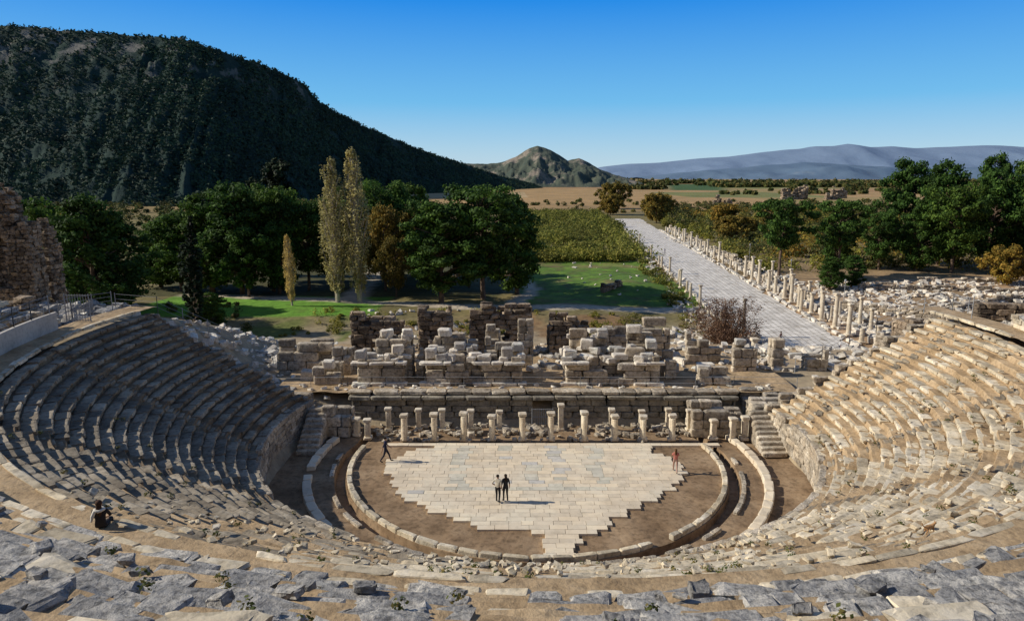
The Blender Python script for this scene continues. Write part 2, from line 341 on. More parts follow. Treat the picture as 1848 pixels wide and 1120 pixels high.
def seat_rows(mb,r0,z0,tread,riser,n,prob,ylim_l,ylim_r,thmax,mi_fn,lmin=.8,lmax=1.7,jit=.05,tilt=.02,zj=.03,aisles=True,low=False,hh=.14):
    zf=(lambda z,t: 10+(z-10)*(10-float(z0l(t)))/(10-z0)) if low else (lambda z,t:z)
    for i in range(n):
        r=r0+i*tread; zt=z0+i*riser; th=-math.radians(thmax)+rng.random()*.03
        C=[];S=[];R=[];MI=[]
        while th<math.radians(thmax):
            L=rng.uniform(lmin,lmax); dth=L/r; tc=th+dth/2; th+=dth
            x,y=polar(r+tread/2,tc)
            if y>(ylim_l if x<CX else ylim_r): continue
            if aisles and np.min(np.abs(AIS-tc))*r<.45+L/2*.6: continue
            if rng.random()>prob(tc,i): continue
            bury=.06*float(sm(-.7,-.3,tc))*rng.random() if low else 0
            rr=r+tread*.52-.03+rng.normal(0,.02+.4*bury); x,y=polar(rr,tc)
            C.append((x,y,zf(zt,tc)-hh+rng.normal(0,zj)-bury)); S.append((L/2*rng.uniform(.94,1.0),tread*.55,hh)); R.append(tc); MI.append(mi_fn(tc,i))
        MI=np.array(MI)
        for mi in set(MI.tolist()):
            k_=MI==mi; blocks(mb,np.array(C)[k_],np.array(S)[k_],np.array(R)[k_],jit,tilt,mi)
        if aisles:
            C=[];S=[];R=[]
            for a in AIS:
                for hf in (0,1):
                    x,y=polar(r+tread*(.25+.5*hf),a)
                    if y>(ylim_l if x<CX else ylim_r): continue
                    C.append((x,y,zf(zt-riser*.5*(1-hf),a)-.22)); S.append((.42,tread*.28,.2)); R.append(a)
            blocks(mb,C,S,R,.03,.01,0 if low else 1)
LR0,LZ0,LT,LRI,LN=18.7,3.2,.59,.34,20
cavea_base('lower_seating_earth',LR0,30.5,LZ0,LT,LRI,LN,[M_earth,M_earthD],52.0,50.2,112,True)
mb=MB()
def pr(t,i):
    if t<-.6: return .98
    b=.6 if t<.5 else .84
    return b+.4*mnoise.noise(Vector((t*7,i*.4,3)))
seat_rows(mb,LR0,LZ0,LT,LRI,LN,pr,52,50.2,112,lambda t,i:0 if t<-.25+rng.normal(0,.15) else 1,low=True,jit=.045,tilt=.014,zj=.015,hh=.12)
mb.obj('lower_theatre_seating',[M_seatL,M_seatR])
UR0,UZ0,UT,URI,UN=32.3,10.9,.77,.405,18
cavea_base('upper_seating_earth',UR0,46,UZ0,UT,URI,UN,[M_earth,M_earth],43.5,45,96)
mb=MB()
seat_rows(mb,UR0,UZ0,UT,URI,UN,lambda t,i:.90,43.5,45,96,lambda t,i:0 if rng.random()<.88 else 1,.55,1.9,.085,.03,.04,hh=.19)
C=[];S=[];R=[]
for _ in range(150):
    r=rng.uniform(33,40); t=rng.uniform(-1.4,1.4); x,y=polar(r,t); a=rng.uniform(.08,.2)
    C.append((x,y,UZ0+(r-UR0)*.525+a*.1)); S.append((a*rng.uniform(.9,1.8),a,a*rng.uniform(.5,.8))); R.append(t+rng.normal(0,.4))
blocks(mb,C,S,R,.11,.15,0)
mb.obj('upper_theatre_seating',[M_seatU,M_seatR])
C=[];S=[];R=[]
for _ in range(420):
    r=rng.uniform(19,30.3); t=rng.uniform(-.6,1.7); x,y=polar(r,t)
    if y>50: continue
    a=rng.uniform(.04,.13); z=10-(30.5-r)/11.8*(10-float(z0l(t))); C.append((x,y,z+a*.1+.02)); S.append((a*rng.uniform(.9,1.8),a,a*.6)); R.append(rng.uniform(0,3))
mb=MB(); blocks(mb,C,S,R,.12,.2); mb.obj('stone_fragments',[M_seatR])
# dry grass tufts growing between the seats are built after leaves() is defined
# diazoma walkway
def ring(name,r0,r1,z,mat,th0,th1,nz=.03,yl=1e9,nr=6,step=.8,zfn=None):
    th=np.radians(np.arange(th0,th1,step)); rs=np.linspace(r0,r1,nr); R,TH=np.meshgrid(rs,th); X,Y=polar(R,TH)
    Z=z+nz*fbm(X.ravel(),Y.ravel(),1.3,3,8).reshape(X.shape)
    nx=nr; i=np.arange(len(th)-1)[:,None]*nx+np.arange(nx-1)[None]; F=np.stack([i,i+1,i+1+nx,i+nx],-1).reshape(-1,4)[:,::-1]
    V=np.stack([X,Y,Z],-1).reshape(-1,3); F=F[~(V[:,1]>yl)[F].any(1)]
    mb=MB(); mb.add(V,F); return mb.obj(name,[mat])
ring('walkway',30.45,32.5,9.97,M_earth,-104,104,.04,53)
mb=MB(); th=-math.radians(102)
C=[];S=[];R=[]
while th<math.radians(98):
    L=rng.uniform(.9,2.2); tc=th+L/62; th+=L/30.7
    x,y=polar(30.6,tc)
    if y>51.6: continue
    if rng.random()<.8: C.append((x,y,9.90+rng.normal(0,.02))); S.append((L/2*.998,.15,.11)); R.append(tc)
blocks(mb,C,S,R,.06,.015); mb.obj('walkway_kerb',[M_seatR])
mb=MB()
for c in range(3):
    th=-math.radians(96); C=[];S=[];R=[]
    while th<math.radians(92):
        L=rng.uniform(.6,1.3); tc=th+L/65; th+=L/32.5; x,y=polar(32.42,tc)
        if y>45: continue
        if c==2 and rng.random()<.35: continue
        C.append((x,y,10.08+c*.32)); S.append((L/2*.98,.16,.165)); R.append(tc)
    blocks(mb,C,S,R,.06,0.015)
mb.obj('walkway_retaining_wall',[M_seatR])
# plastered wall at left
mb=MB()
for a0 in np.arange(-87,-66,1.0):
    a=np.radians(a0+.5); x,y=polar(32.15,a); L=32.15*math.radians(1)/2
    c_,s_=math.cos(a),math.sin(a); 
    hx=L*1.01;hy=.1; v=[]
    for zz in (9.8,11.15):
        for sxx,syy in((-1,-1),(1,-1),(1,1),(-1,1)): v.append((x+sxx*hx*c_-syy*hy*s_,y+sxx*hx*s_+syy*hy*c_,zz))
    mb.add(v,[[0,1,5,4],[2,3,7,6],[4,5,6,7]])
mb.obj('plastered_wall',[M_wallw])
# podium wall
mb=MB()
for c in range(6):
    th=-math.radians(109); C=[];S=[];R=[]
    while th<math.radians(104):
        L=rng.uniform(.7,1.5); tc=th+L/37; th+=L/18.6; x,y=polar(18.72,tc)
        if y>(51.9 if x<CX else 50.2): continue
        if c==5 and rng.random()<.25: continue
        kz=float(z0l(tc))/3.2
        C.append((x,y,(.26+c*.53)*kz)); S.append((L/2*.985,.22,.262*kz)); R.append(tc)
    blocks(mb,C,S,R,.03,.006)
mb.obj('podium_wall',[M_ruin])
def wall(name,p0,p1,z0,zt,thick=.6,ch=.42,bl=(.6,1.4),mat=None,jit=.05,drop=.25,hole=None,tilt=.01,parent=None,ret=False):
    p0=np.array(p0,float);p1=np.array(p1,float); L=np.linalg.norm(p1-p0); d=(p1-p0)/L; ang=math.atan2(d[1],d[0])
    C=[];S=[];R=[]
    zmax=max(zt(q) for q in np.linspace(0,1,40)); nc=int((zmax-z0)/ch)+1
    for c in range(nc):
        s_=-rng.random()*.5; 
        while s_<L:
            l=rng.uniform(*bl); a=max(s_,0);b=min(s_+l,L); s_+=l
            if b-a<.15: continue
            q=(a+b)/2/L; z=z0+(c+.5)*ch; top=zt(q)
            if c>0 and z+ch*.3>top: continue
            if c>0 and z+ch*1.6>top and rng.random()<drop: continue
            if hole and hole((a+b)/2,z): continue
            p=p0+d*(a+b)/2; C.append((p[0]+rng.normal(0,.02),p[1]+rng.normal(0,.02),z)); S.append(((b-a)/2*.99,thick/2*rng.uniform(.9,1.05),ch/2*.995)); R.append(ang)
    if not C: return None
    mb=MB(); blocks(mb,C,S,R,jit,tilt); return mb.obj(name,[mat or M_ruin],parent=parent)
wall('side_wall',(-16.3,52.3),(-28.5,52.3),0,lambda q:2.6+7.3*q,.6,.45,mat=M_ruin)
wall('side_wall',(19.6,50.5),(33,50.5),0,lambda q:2.6+7.2*min(1,q*1.12),.6,.45,mat=M_ruin)
wall('end_wall',(34.0,45.3),(46,45.3),8.6,lambda q:10.9+6.2*q,.7,.45,mat=M_ruin)
wall('end_wall',(-30.9,43.9),(-43,43.9),8.6,lambda q:10.9+6.2*q,.7,.45,mat=M_ruin)

# ---------------------------------------------------------------- orchestra
def orch(R,Z):
    Z=np.where((R>13.35)&(R<14.0),Z-.45,Z); return Z
rs=np.array([0.01,2,4,6,8,10,11.5,12.6,13.3,13.36,13.65,13.98,14.05,15,16.5,17.5,18.9]); th=np.radians(np.arange(0,361,1.5))
Rg,TH=np.meshgrid(rs,th); X,Y=polar(Rg,TH); Z=orch(Rg,-.03+.10*fbm(X.ravel(),Y.ravel(),2.5,4,2).reshape(X.shape)-.06)
Z=np.where(Rg>16,Z-.12,Z)
nx=len(rs); i=np.arange(len(th)-1)[:,None]*nx+np.arange(nx-1)[None]; F=np.stack([i,i+1,i+1+nx,i+nx],-1).reshape(-1,4)[:,::-1]
V=np.stack([X,Y,Z],-1).reshape(-1,3); F=F[~(V[:,1]>53.5)[F].any(1)]
mb=MB(); mb.add(V,F); mb.obj('orchestra_ground',[M_soil])
def kerb(name,r,w,h,z,mat,ylim,prob=.97,L0=.7,L1=1.6,a=110):
    mb=MB(); th=-math.radians(a); C=[];S=[];R=[]
    while th<math.radians(a):
        L=rng.uniform(L0,L1); tc=th+L/2/r; th+=L/r; x,y=polar(r,tc)
        if y>ylim or rng.random()>prob: continue
        C.append((x,y,z+rng.normal(0,.015))); S.append((L/2*.985,w/2,h/2)); R.append(tc)
    blocks(mb,C,S,R,.035,.012); return mb.obj(name,[mat])
kerb('orchestra_kerb',13.05,.36,.4,.0,M_seatR,48.6)
kerb('drain_kerb',14.25,.3,.3,-.06,M_ruin,48.2,.7)
kerb('drain_kerb',15.8,.6,.42,.0,M_pave,50,.97)
# paving slabs
ext=[(33.2,1.8,3.15),(35.6,1.6,3.7),(36.0,1.0,4.6),(36.4,-1.7,5.2),(37.2,-2.9,5.6),(38.6,-5.2,7.1),(40.8,-7.3,9.6),(43.3,-8.3,11.7),(44.6,-8.8,12.0),(46.1,-8.9,11.4),(47.6,-7.6,10.0),(48.4,-6.0,10.5),(49.3,-4.4,13.2)]
ext=np.array(ext); mbp=MB(); C=[[],[],[]];S=[[],[],[]]
y=33.2; row=0
while y<49.2:
    dpt=.5; yc=y+dpt/2; xl=np.interp(yc,ext[:,0],ext[:,1])+rng.uniform(-.3,.3); xr=np.interp(yc,ext[:,0],ext[:,2])+rng.uniform(-.3,.3)
    if yc>48.7: xl,xr=-9.5,15.5
    xx=xl
    while xx<xr:
        L=rng.uniform(.7,1.25)
        if xx+L>xr+.3: L=max(.4,xr-xx+.1)
        xc=xx+L/2; mi=0
        if 41.2<yc<48.6 and -4.2<xc<6.6:
            if min(abs(xc+3.6),abs(xc-6.1))<.42 : mi=1
            elif abs(yc-41.6)<.3: mi=1
            elif min(abs(xc+.6),abs(xc-1.4),abs(xc-3.2))<.35 and rng.random()<.5: mi=1 if rng.random()<.6 else 2
        if 40.9<yc<46.5 and rng.random()<.02: mi=2
        C[mi].append((xc,yc,-.04+rng.normal(0,.005))); S[mi].append((L/2*.997,dpt/2*.995,.09)); xx+=L
    y+=dpt; row+=1
TVs=TV.copy(); TV[:]=np.sign(TV)*np.where(np.abs(TV)>.8,.985,.93); 
for mi in range(3): blocks(mbp,C[mi],S[mi],0,.004,.003,mi)
TV[:]=TVs
mbp.obj('orchestra_paving',[M_pave,M_paveg,M_paved])

# ---------------------------------------------------------------- stage building
stage=D.objects.new('stage_building_ruin',None); COL.objects.link(stage)
def sw(nm,*a,**kk): return wall(nm,*a,parent=stage,**kk)
DX=2.5
sw('front_wall_west',(-13.2,54.0),(DX-.8,54.0),-.1,lambda q:1.95,.7,.52,bl=(1.0,2.2),mat=M_dark,jit=.025,drop=0)
sw('front_wall_east',(DX+.8,54.0),(18.4,54.0),-.1,lambda q:1.95,.7,.52,bl=(1.0,2.2),mat=M_dark,jit=.025,drop=0)
sw('cornice',(-13.4,53.9),(18.6,53.9),1.99,lambda q:2.35,1.0,.32,bl=(1.6,2.6),mat=M_dark,jit=.03,drop=0)
sw('upper_cornice',(-13.6,54.35),(18.8,54.35),2.34,lambda q:2.7,1.1,.3,bl=(1.2,2.6),mat=M_ruin,jit=.04,drop=0)
mb=MB()
for x0,x1,y0,y1,z0,z1 in((DX-1.2,DX-.82,54.36,58,-.1,2.0),(DX+.82,DX+1.2,54.36,58,-.1,2.0),(DX-1.2,DX+1.2,57.9,58.2,-.1,2.0)):
    v=[(x0,y0,z0),(x1,y0,z0),(x1,y1,z0),(x0,y1,z0),(x0,y0,z1),(x1,y0,z1),(x1,y1,z1),(x0,y1,z1)]
    mb.add(v,[[0,1,5,4],[1,2,6,5],[2,3,7,6],[3,0,4,7],[4,5,6,7]])
mb.obj('passage_walls',[M_dark],parent=stage)
xs=np.arange(-20,24.1,.5); ys=np.arange(54.4,71,.5); X,Y=np.meshgrid(xs,ys); Z=2.42+.12*fbm(X.ravel(),Y.ravel(),2,4,12).reshape(X.shape)
nx=len(xs); i=np.arange(len(ys)-1)[:,None]*nx+np.arange(nx-1)[None]; mb=MB(); mb.add(np.stack([X,Y,Z],-1).reshape(-1,3),np.stack([i,i+1,i+1+nx,i+nx],-1).reshape(-1,4)); mb.obj('stage_floor',[M_earth],parent=stage)
def jag(base,amp,seed,steps=7):
    r_=np.random.default_rng(seed); a=r_.uniform(-amp,amp,steps)
    return lambda q: base+a[min(int(q*steps),steps-1)]
def mass(tag,x0,x1,y0,y1,z0,z1,amp,seed,mat=None,rows=None,hole=None):
    yy=y0; j=0
    ch=(.42,.55) if mat is M_brick else (.62,.9)
    while yy<y1:
        sw(tag,(x0+rng.uniform(0,.3),yy+.35),(x1-rng.uniform(0,.3),yy+.35),z0,jag(z1,amp,seed+j,max(3,int((x1-x0)/1.3))),.72,rng.uniform(*ch),bl=(.9,2.4) if mat is not M_brick else (.5,1.5),mat=mat or M_ruin,jit=.028 if mat is not M_brick else .08,drop=.12,tilt=.005,hole=hole)
        yy+=.72; j+=1
niche=lambda cs,w=.55,z0=2.9,z1=4.0:(lambda s_,z: any(abs(s_-c)<w for c in cs) and z0<z<z1)
mass('pier_base',-13.4,-9.2,56.2,58.4,2.4,4.7,.4,1); mass('pier_top',-12.3,-8.6,58.5,60.6,2.4,6.1,.5,5)
mass('pier_base',-7.6,1.0,56.2,56.9,2.4,4.6,.45,11,hole=niche([4.3],.75)); mass('pier_mid',-7.5,.9,57.0,58.9,2.4,5.0,.5,15); mass('pier_top',-7.2,-3,59.2,60.6,2.4,6.1,.6,19); mass('pier_top',-2.6,.6,59.2,60.4,2.4,5.4,.5,20)
mass('pier_base',4.4,12.8,56.2,56.9,2.4,4.6,.45,23,hole=niche([4.1],.75)); mass('pier_mid',4.4,12.9,57.0,58.9,2.4,5.0,.5,27); mass('pier_top',5.0,8.8,59.2,60.6,2.4,6.2,.5,31); mass('pier_top',10.2,12.8,59.2,60.6,2.4,6.3,.3,35)
mass('low_block',15.9,18.8,56.2,57.5,2.4,3.6,.3,41); mass('low_block',-17.2,-14.6,56.4,58,2.4,3.9,.5,43)
mass('rear_pier',.3,2.2,61.6,63,2.4,7.2,.2,47); mass('rear_pier',-2.6,-1.0,61.6,62.8,2.4,6.4,.2,49)
mass('rear_wall',-15.6,-10.2,64,65.4,2,6.7,.7,51,M_brick,hole=niche([2.6],.7,2,4.6)); mass('rear_wall',-9.4,-5.8,65.5,67,2,7.1,.7,55,M_brick)
mass('rear_wall',-4.4,2.2,66.5,68,2,7.1,.7,59,M_brick,hole=niche([3.2],.8,2,5)); mass('rear_wall',3.6,8.0,66.5,68,2,6.0,.7,63,M_brick)
mass('rear_wall',8.6,15.5,64.8,66,2,5.7,.7,67); mass('rear_wall',16.5,20.2,63,64.2,2,4.8,.5,71)
mass('rear_wall',20.2,22.6,60.4,61.6,2,5.0,.5,75); mass('rear_pier',24.2,25.6,62,63.2,1.5,5.5,.4,77); mass('rear_wall',27.5,30,62,63.2,1.5,4.0,.4,79)
mass('rear_wall',-22,-16.5,61,62.4,1.5,4.8,.5,81,M_ruin)
mass('cross_wall',-8.6,-7.7,58,60.6,2.4,5.0,.4,83); mass('cross_wall',13.4,14.6,58,60.6,2.4,4.4,.4,85); mass('cross_wall',-16.5,-14.5,59.5,61.2,2.4,4.7,.5,87)
for a,b in((-13.7,-9.0),(-7.9,-5.2),(-3.4,1.3),(4.1,6.6),(10.4,13.1)):
    sw('plinth_moulding',(a,56.25),(b,56.25),2.42,lambda q:2.8,.8,.3,bl=(1.2,2.4),mat=M_white,jit=.03,drop=0)
    sw('cap_moulding',(a,56.35),(b,56.35),4.25,lambda q:4.55,.8,.26,bl=(1.0,2.2),mat=M_white,jit=.04,drop=.3)
C=[];S=[];R=[]
for x,y,z,w,h in((-13.0,56.9,4.6,.5,.8),(-10.0,58,4.8,.55,.8),(-11.2,59.5,6.0,.6,.6),(-9.3,59.3,6.0,.45,.7),(-7.0,57.2,4.6,.5,.9),(-6.0,59.5,6.0,.6,.7),(-4.6,58.4,5.0,.5,.7),(-.4,57.0,4.6,.5,1.0),(.5,58.3,5.0,.5,.7),(-2.4,56.9,4.4,.6,.6),(5.0,57.2,4.6,.6,.8),(6.6,58.7,5.0,.55,.9),(8.1,59.8,6.1,.5,.5),(10.9,59.6,6.3,.7,.7),(12.3,58.8,5.0,.5,.9),(11.6,56.9,4.5,.6,.65),(9.3,57.2,4.5,.7,.5),(16.6,57,3.5,.6,.5),(21,61,4.8,.5,.6),(-15.8,57,3.7,.5,.8),(-18,58,2.2,.6,1.1),(17.6,60,2.4,.8,1.0),(14.6,60.5,2.4,.7,.8)):
    C.append((x,y,z+h/2)); S.append((w,rng.uniform(.35,.5),h/2)); R.append(rng.normal(0,.12))
mb=MB(); blocks(mb,C,S,R,.04,.04); mb.obj('carved_blocks',[M_white],parent=stage)
C=[];S=[];R=[]
for x0,x1,y0,y1,z,n in((-13,-9,56.4,58.2,4.85,6),(-7.4,.8,56.4,57.4,4.75,8),(-7,.6,57.8,59,5.25,8),(4.6,12.6,56.4,57.4,4.75,8),(4.6,12.6,57.8,59,5.25,8),(-12,-9,58.6,60.4,6.2,4),(5.2,8.3,59.3,60.4,6.3,3)):
    for _ in range(n): C.append((rng.uniform(x0,x1),rng.uniform(y0,y1),z+rng.uniform(-.3,.05))); S.append((rng.uniform(.25,.6),rng.uniform(.2,.4),rng.uniform(.15,.32))); R.append(rng.normal(0,.3))
mb=MB(); blocks(mb,C,S,R,.06,.08); mb.obj('loose_blocks',[M_white],parent=stage)
mass('side_block',-15.6,-12.6,50.6,52.6,-.1,1.9,.5,91); mass('side_block',14.0,18.4,50.6,52.8,-.1,2.2,.5,95); mass('side_block',-20,-15.9,52.7,54.6,0,2.4,.2,97); mass('side_block',19,25,51,54.8,0,2.6,.3,99)
def stairs(x0,x1,y0,y1,z0,z1,n):
    mb=MB(); C=[];S=[]
    for i_ in range(n):
        za=z0+(i_+1)*(z1-z0)/n; dy=(y1-y0)/n; 
        C.append(((x0+x1)/2,y0+dy*(i_+.5)+.03,(z0-.1+za)/2)); S.append(((x1-x0)/2,dy/2+.04,(za-z0+.1)/2))
    blocks(mb,C,S,0,.012); return mb.obj('stone_stairs',[M_ruin])
stairs(-16.0,-14.4,47.4,51.2,-.1,2.2,9); stairs(18.4,20.2,47.0,50.6,-.1,2.2,9)
def pillar(x,y,h,w=.3,rnd=False):
    mb=MB(); C=[(x,y,.1),(x,y,.2+h/2),(x,y,h+.3)]
    S=[(w*1.25,w*1.25,.12),(w*.85,w*.9,h/2),(w*1.2,w*1.15,.12)]
    blocks(mb,C,S,rng.normal(0,.05),.03,.01)
    if rnd: tube(mb,[(x,y-w*.9,.1),(x,y-w*.9,h+.15)],[w*.7,w*.62],10)
    return mb.obj('stone_pillar',[M_pillar])
for xx in (-8.3,-6.0,-3.7,-1.55,.8,3.0,5.55,7.9,10.1,12.35): pillar(xx,49.9+rng.normal(0,.05),1.75+rng.uniform(-.2,.25),.27,True)
for xx in (-9.9,-7.5,-5.6,-3.3,-1.0,3.9,5.9,8.0,10.4,12.6,14.2): pillar(xx,52.1+rng.normal(0,.1),1.4+rng.uniform(-.5,.4),.24)
for xx,yy in((-11.2,50.2),(-12.2,50.9),(15.6,50.1),(17.0,49.9),(18,50.1)): pillar(xx,yy,1.2+rng.uniform(-.3,.5),.26)
def rubble(name,areas,mat,tilt=.25,zoff=None):
    mb=MB(); C=[];S=[];R=[]
    for x0,x1,y0,y1,n,s0,s1 in areas:
        x=rng.uniform(x0,x1,n);y=rng.uniform(y0,y1,n);z=H(x,y) if zoff is None else np.full(n,zoff)
        a=s0+(s1-s0)*rng.random(n)**1.8
        for q in range(n): C.append((x[q],y[q],z[q]+a[q]*.3)); S.append((a[q]*rng.uniform(.8,1.8),a[q]*rng.uniform(.7,1.1),a[q]*rng.uniform(.4,.85))); R.append(rng.uniform(0,3.14))
    blocks(mb,C,S,R,.1,tilt); return mb.obj(name,[mat])
rubble('fallen_stones',[(-11,17,50.6,53.3,170,.12,.34),(-10,16,49.6,50.2,30,.12,.22)],M_ruin,.15,0)
rubble('fallen_stones',[(-18,22,54.8,56.2,60,.1,.25),(-18,26,60.6,70,260,.15,.45)],M_white,.2,2.45)
rubble('stone_rubble',[(-30,-14,54.5,74,300,.15,.5),(-34,-18,72,84,140,.15,.5),(-10,32,70,86,480,.15,.55),(8,36,84,101,460,.18,.6),(24,40,62,80,110,.2,.6),(-48,-34,52,70,160,.2,.7)],M_white)
rubble('scattered_stones',[(58,120,112,150,1300,.15,.6),(50,110,70,112,600,.2,.6),(26,60,52,72,160,.2,.5),(34,46,47,60,140,.15,.5),(31,44,46,52,160,.15,.5),(12,34,120,186,30,.15,.4),(-24,-2,96,113,90,.15,.45)],M_white)
for a,b,h in(((52,108),(74,84),1.5),((58,118),(90,94),1.4),((66,112),(98,128),1.2),((72,140),(120,134),1.3),((80,122),(118,112),1.2),((46,84),(60,70),1.6),((90,150),(140,146),1.2),((17.5,131),(22,136),1.8),((56,100),(66,106),1.4),((38,52),(38,66),2.2),((34.5,50),(44,49),1.9)):
    z=float(H(np.array((a[0]+b[0])/2),np.array((a[1]+b[1])/2)))-.5
    wall('ruined_wall',a,b,z,jag(z+.5+h,.4,int(a[0]*3)),.9,.42,mat=M_ruin if h<1.7 else M_brick,drop=.4)
tw=D.objects.new('ruined_masonry_building',None); COL.objects.link(tw)
def arch(s_,z): return abs(s_-11.4)<1.2 and z<14+math.sqrt(max(0,1.44-(s_-11.4)**2)) and z>10.6
tops=lambda q: 17.6+.6*q+.9*math.sin(q*17)+.5*math.sin(q*53)+(-1.6 if q>.92 else 0)
for j in range(3): wall('masonry_front_%d'%j,(-56,58.6+j*.62),(-41.2,58.6+j*.62),6.5,tops,.6,.36,(.25,.8),M_brick,.17,.4,arch if j<2 else None,.08,tw)
wall('masonry_side',(-41.5,60.6),(-41.5,62.4),6.5,lambda q:17.4-3*q,.7,.38,(.25,.9),M_brick,.15,.3,None,.06,tw)
rubble('fallen_stones',[(-42,-32.5,45,58,260,.2,.55)],M_seatU,.2,8.9)
wall('ruined_wall',(-46,52),(-34,49),8.2,jag(11.2,.8,77,8),1.2,.45,(.6,1.4),M_brick,.09,.35)

# ---------------------------------------------------------------- street
m,nt=newmat('marble_street'); g=N(nt,'ShaderNodeNewGeometry'); 
mp=N(nt,'ShaderNodeMapping'); mp.inputs['Rotation'].default_value=(0,0,math.radians(-85.3)); nt.links.new(g.outputs['Position'],mp.inputs[0])
br=N(nt,'ShaderNodeTexBrick'); br.inputs['Scale'].default_value=.62; br.inputs['Color1'].default_value=(.76,.71,.63,1); br.inputs['Color2'].default_value=(.56,.52,.46,1); br.inputs['Mortar'].default_value=(.22,.18,.13,1); br.inputs['Mortar Size'].default_value=.03; br.inputs['Brick Width'].default_value=.9; br.inputs['Row Height'].default_value=.6
nt.links.new(mp.outputs[0],br.inputs[0]); n=noise(nt,g.outputs['Position'],.35,9,.78); r=ramp(nt,[(.34,(.42,.37,.30)),(.46,(.95,.95,.95)),(.7,(1.15,1.15,1.15))]); nt.links.new(n.outputs[0],r.inputs[0])
finish(nt,mul(nt,br.outputs[0],r.outputs[0]),.7,n.outputs[0],.4,.05); M_street=m
ys=np.concatenate([np.arange(80,200,1.5),np.arange(200,385,5)]); mb=MB(); V=[]
for y in ys:
    for f in np.linspace(0,14.2,9): V.append((sx_left(y)+f+(rng.normal(0,.35) if f in(0,14.2) else 0),y,-2.95+.03*math.sin(y*.7+f)))
i=np.arange(len(ys)-1)[:,None]*9+np.arange(8)[None]; mb.add(V,np.stack([i,i+1,i+10,i+9],-1).reshape(-1,4)); mb.obj('marble_street',[M_street],True)
C=[];S=[];R=[]
for side in(-.5,14.7,17.5):
    y=82.
    while y<300:
        L=rng.uniform(.8,2); 
        if rng.random()<(.9 if side!=17.5 else .7): C.append((sx_left(y)+side+rng.normal(0,.12),y,-2.85+(rng.uniform(0,.9) if side==17.5 else rng.uniform(0,.15)))); S.append((rng.uniform(.3,.5),L/2,.25 if side!=17.5 else .55)); R.append(-.08)
        y+=L*(1+ (rng.random()<.1))
mb=MB(); blocks(mb,C,S,R,.06,.03); mb.obj('street_kerb',[M_white])
def column(x,y,h,r=.3,z=-3.0,mat=None):
    mb=MB(); blocks(mb,[(x,y,z+.18)],[(r*1.5,r*1.5,.2)],0,.02)
    tube(mb,[(x,y,z+.36),(x,y,z+.5),(x,y,z+h*.5),(x,y,z+h)],[r*1.2,r,r*.95,r*.86],12)
    if h>3.2: blocks(mb,[(x,y,z+h+.15)],[(r*1.2,r*1.2,.17)],0,.03)
    return mb.obj('stone_column',[mat or M_pillar])
y=88.
while y<300:
    column(sx_left(y)+15.9+rng.normal(0,.2),y,rng.choice([2.2,3.4,4.0,4.6,5.2]),.34); y+=rng.uniform(3.5,6.5)*(1+(y-88)/250)
for y in (92,99,104,112,119,126,137,150): column(sx_left(y)+20+rng.normal(0,.3),y,rng.choice([2.6,3.6,4.4]),.3)
for y in (104,112,120,128,136,141,147,155,163,172,180,192,203,216,230,246,262): column(sx_left(y)-1.4+rng.normal(0,.25),y,rng.choice([1.2,2.4,3.2,3.8]),.28)
column(sx_left(97)+.3,97,5.4,.24,-3,M_dark)
column(51.5,108,2.6);column(50,116,3.8);column(46,84,2.2);column(28.5,78,3.6,.4,-2.5)
def lamp(x,y,z):
    mb=MB(); tube(mb,[(x,y,z),(x,y,z+.4),(x,y,z+4.6)],[.11,.06,.045],8); tube(mb,[(x,y,z+4.6),(x,y,z+4.75),(x,y,z+5.0),(x,y,z+5.1)],[.08,.2,.2,.04],10); return mb.obj('street_lamp',[M_metal])
for y in (120,150,185): lamp(sx_left(y)+24,y,-3)
rubble('street_rubble',[(sx_left(110)-6,sx_left(110)-1.5,100,150,170,.2,.5),(sx_left(180)-6,sx_left(180)-1.5,150,230,150,.2,.6),(sx_left(120)+17,sx_left(120)+22,88,150,200,.25,.6),(sx_left(190)+17,sx_left(190)+23,150,260,260,.3,.7)],M_white,.2,-2.9)
wall('street_wall',(sx_left(122)+19,122),(sx_left(300)+19,300),-3.2,jag(-1.0,.8,5,40),.9,.5,(.9,2),M_ruin,.06,.4)
for x,y,w,h in((286,700,26,15),(171,560,15,9),(350,740,16,14),(320,690,14,8)):
    for j in range(2): wall('distant_ruin',(x-w/2,y+j*3),(x+w/2,y+j*3),-3.5,jag(-3+h*.65,h*.35,int(x)+j,6),3,1.5,(2,4),M_brick,.12,.4)

# ---------------------------------------------------------------- vegetation
def leaves(mb,P,Nn,size,mi=0,asp=.6):
    n=len(P); Nn=Nn/(np.linalg.norm(Nn,axis=1,keepdims=True)+1e-9); a=np.cross(Nn,rng.normal(size=(n,3))); a/=np.linalg.norm(a,axis=1,keepdims=True)+1e-9; b=np.cross(Nn,a)
    s_=(size*rng.uniform(.6,1.3,n))[:,None]; a=a*s_; b=b*s_*asp
    V=np.stack([P-a,P-b,P+a,P+b],1).reshape(-1,3); F=np.arange(n*4).reshape(-1,4); mb.add(V,F,mi)
def clump(mb,c,rad,n,size,mi=0,up=.25,shell=.35):
    d=rng.normal(size=(n,3)); d/=np.linalg.norm(d,axis=1,keepdims=True); f=rng.random(n)**shell
    lump=1+.25*np.sin(d[:,0]*5+c[0])*np.cos(d[:,1]*4+c[1])
    P=np.array(c)+d*np.array(rad)*(f*lump)[:,None]; leaves(mb,P,d+rng.normal(0,.5,(n,3))+np.array([0,0,up]),size,mi)
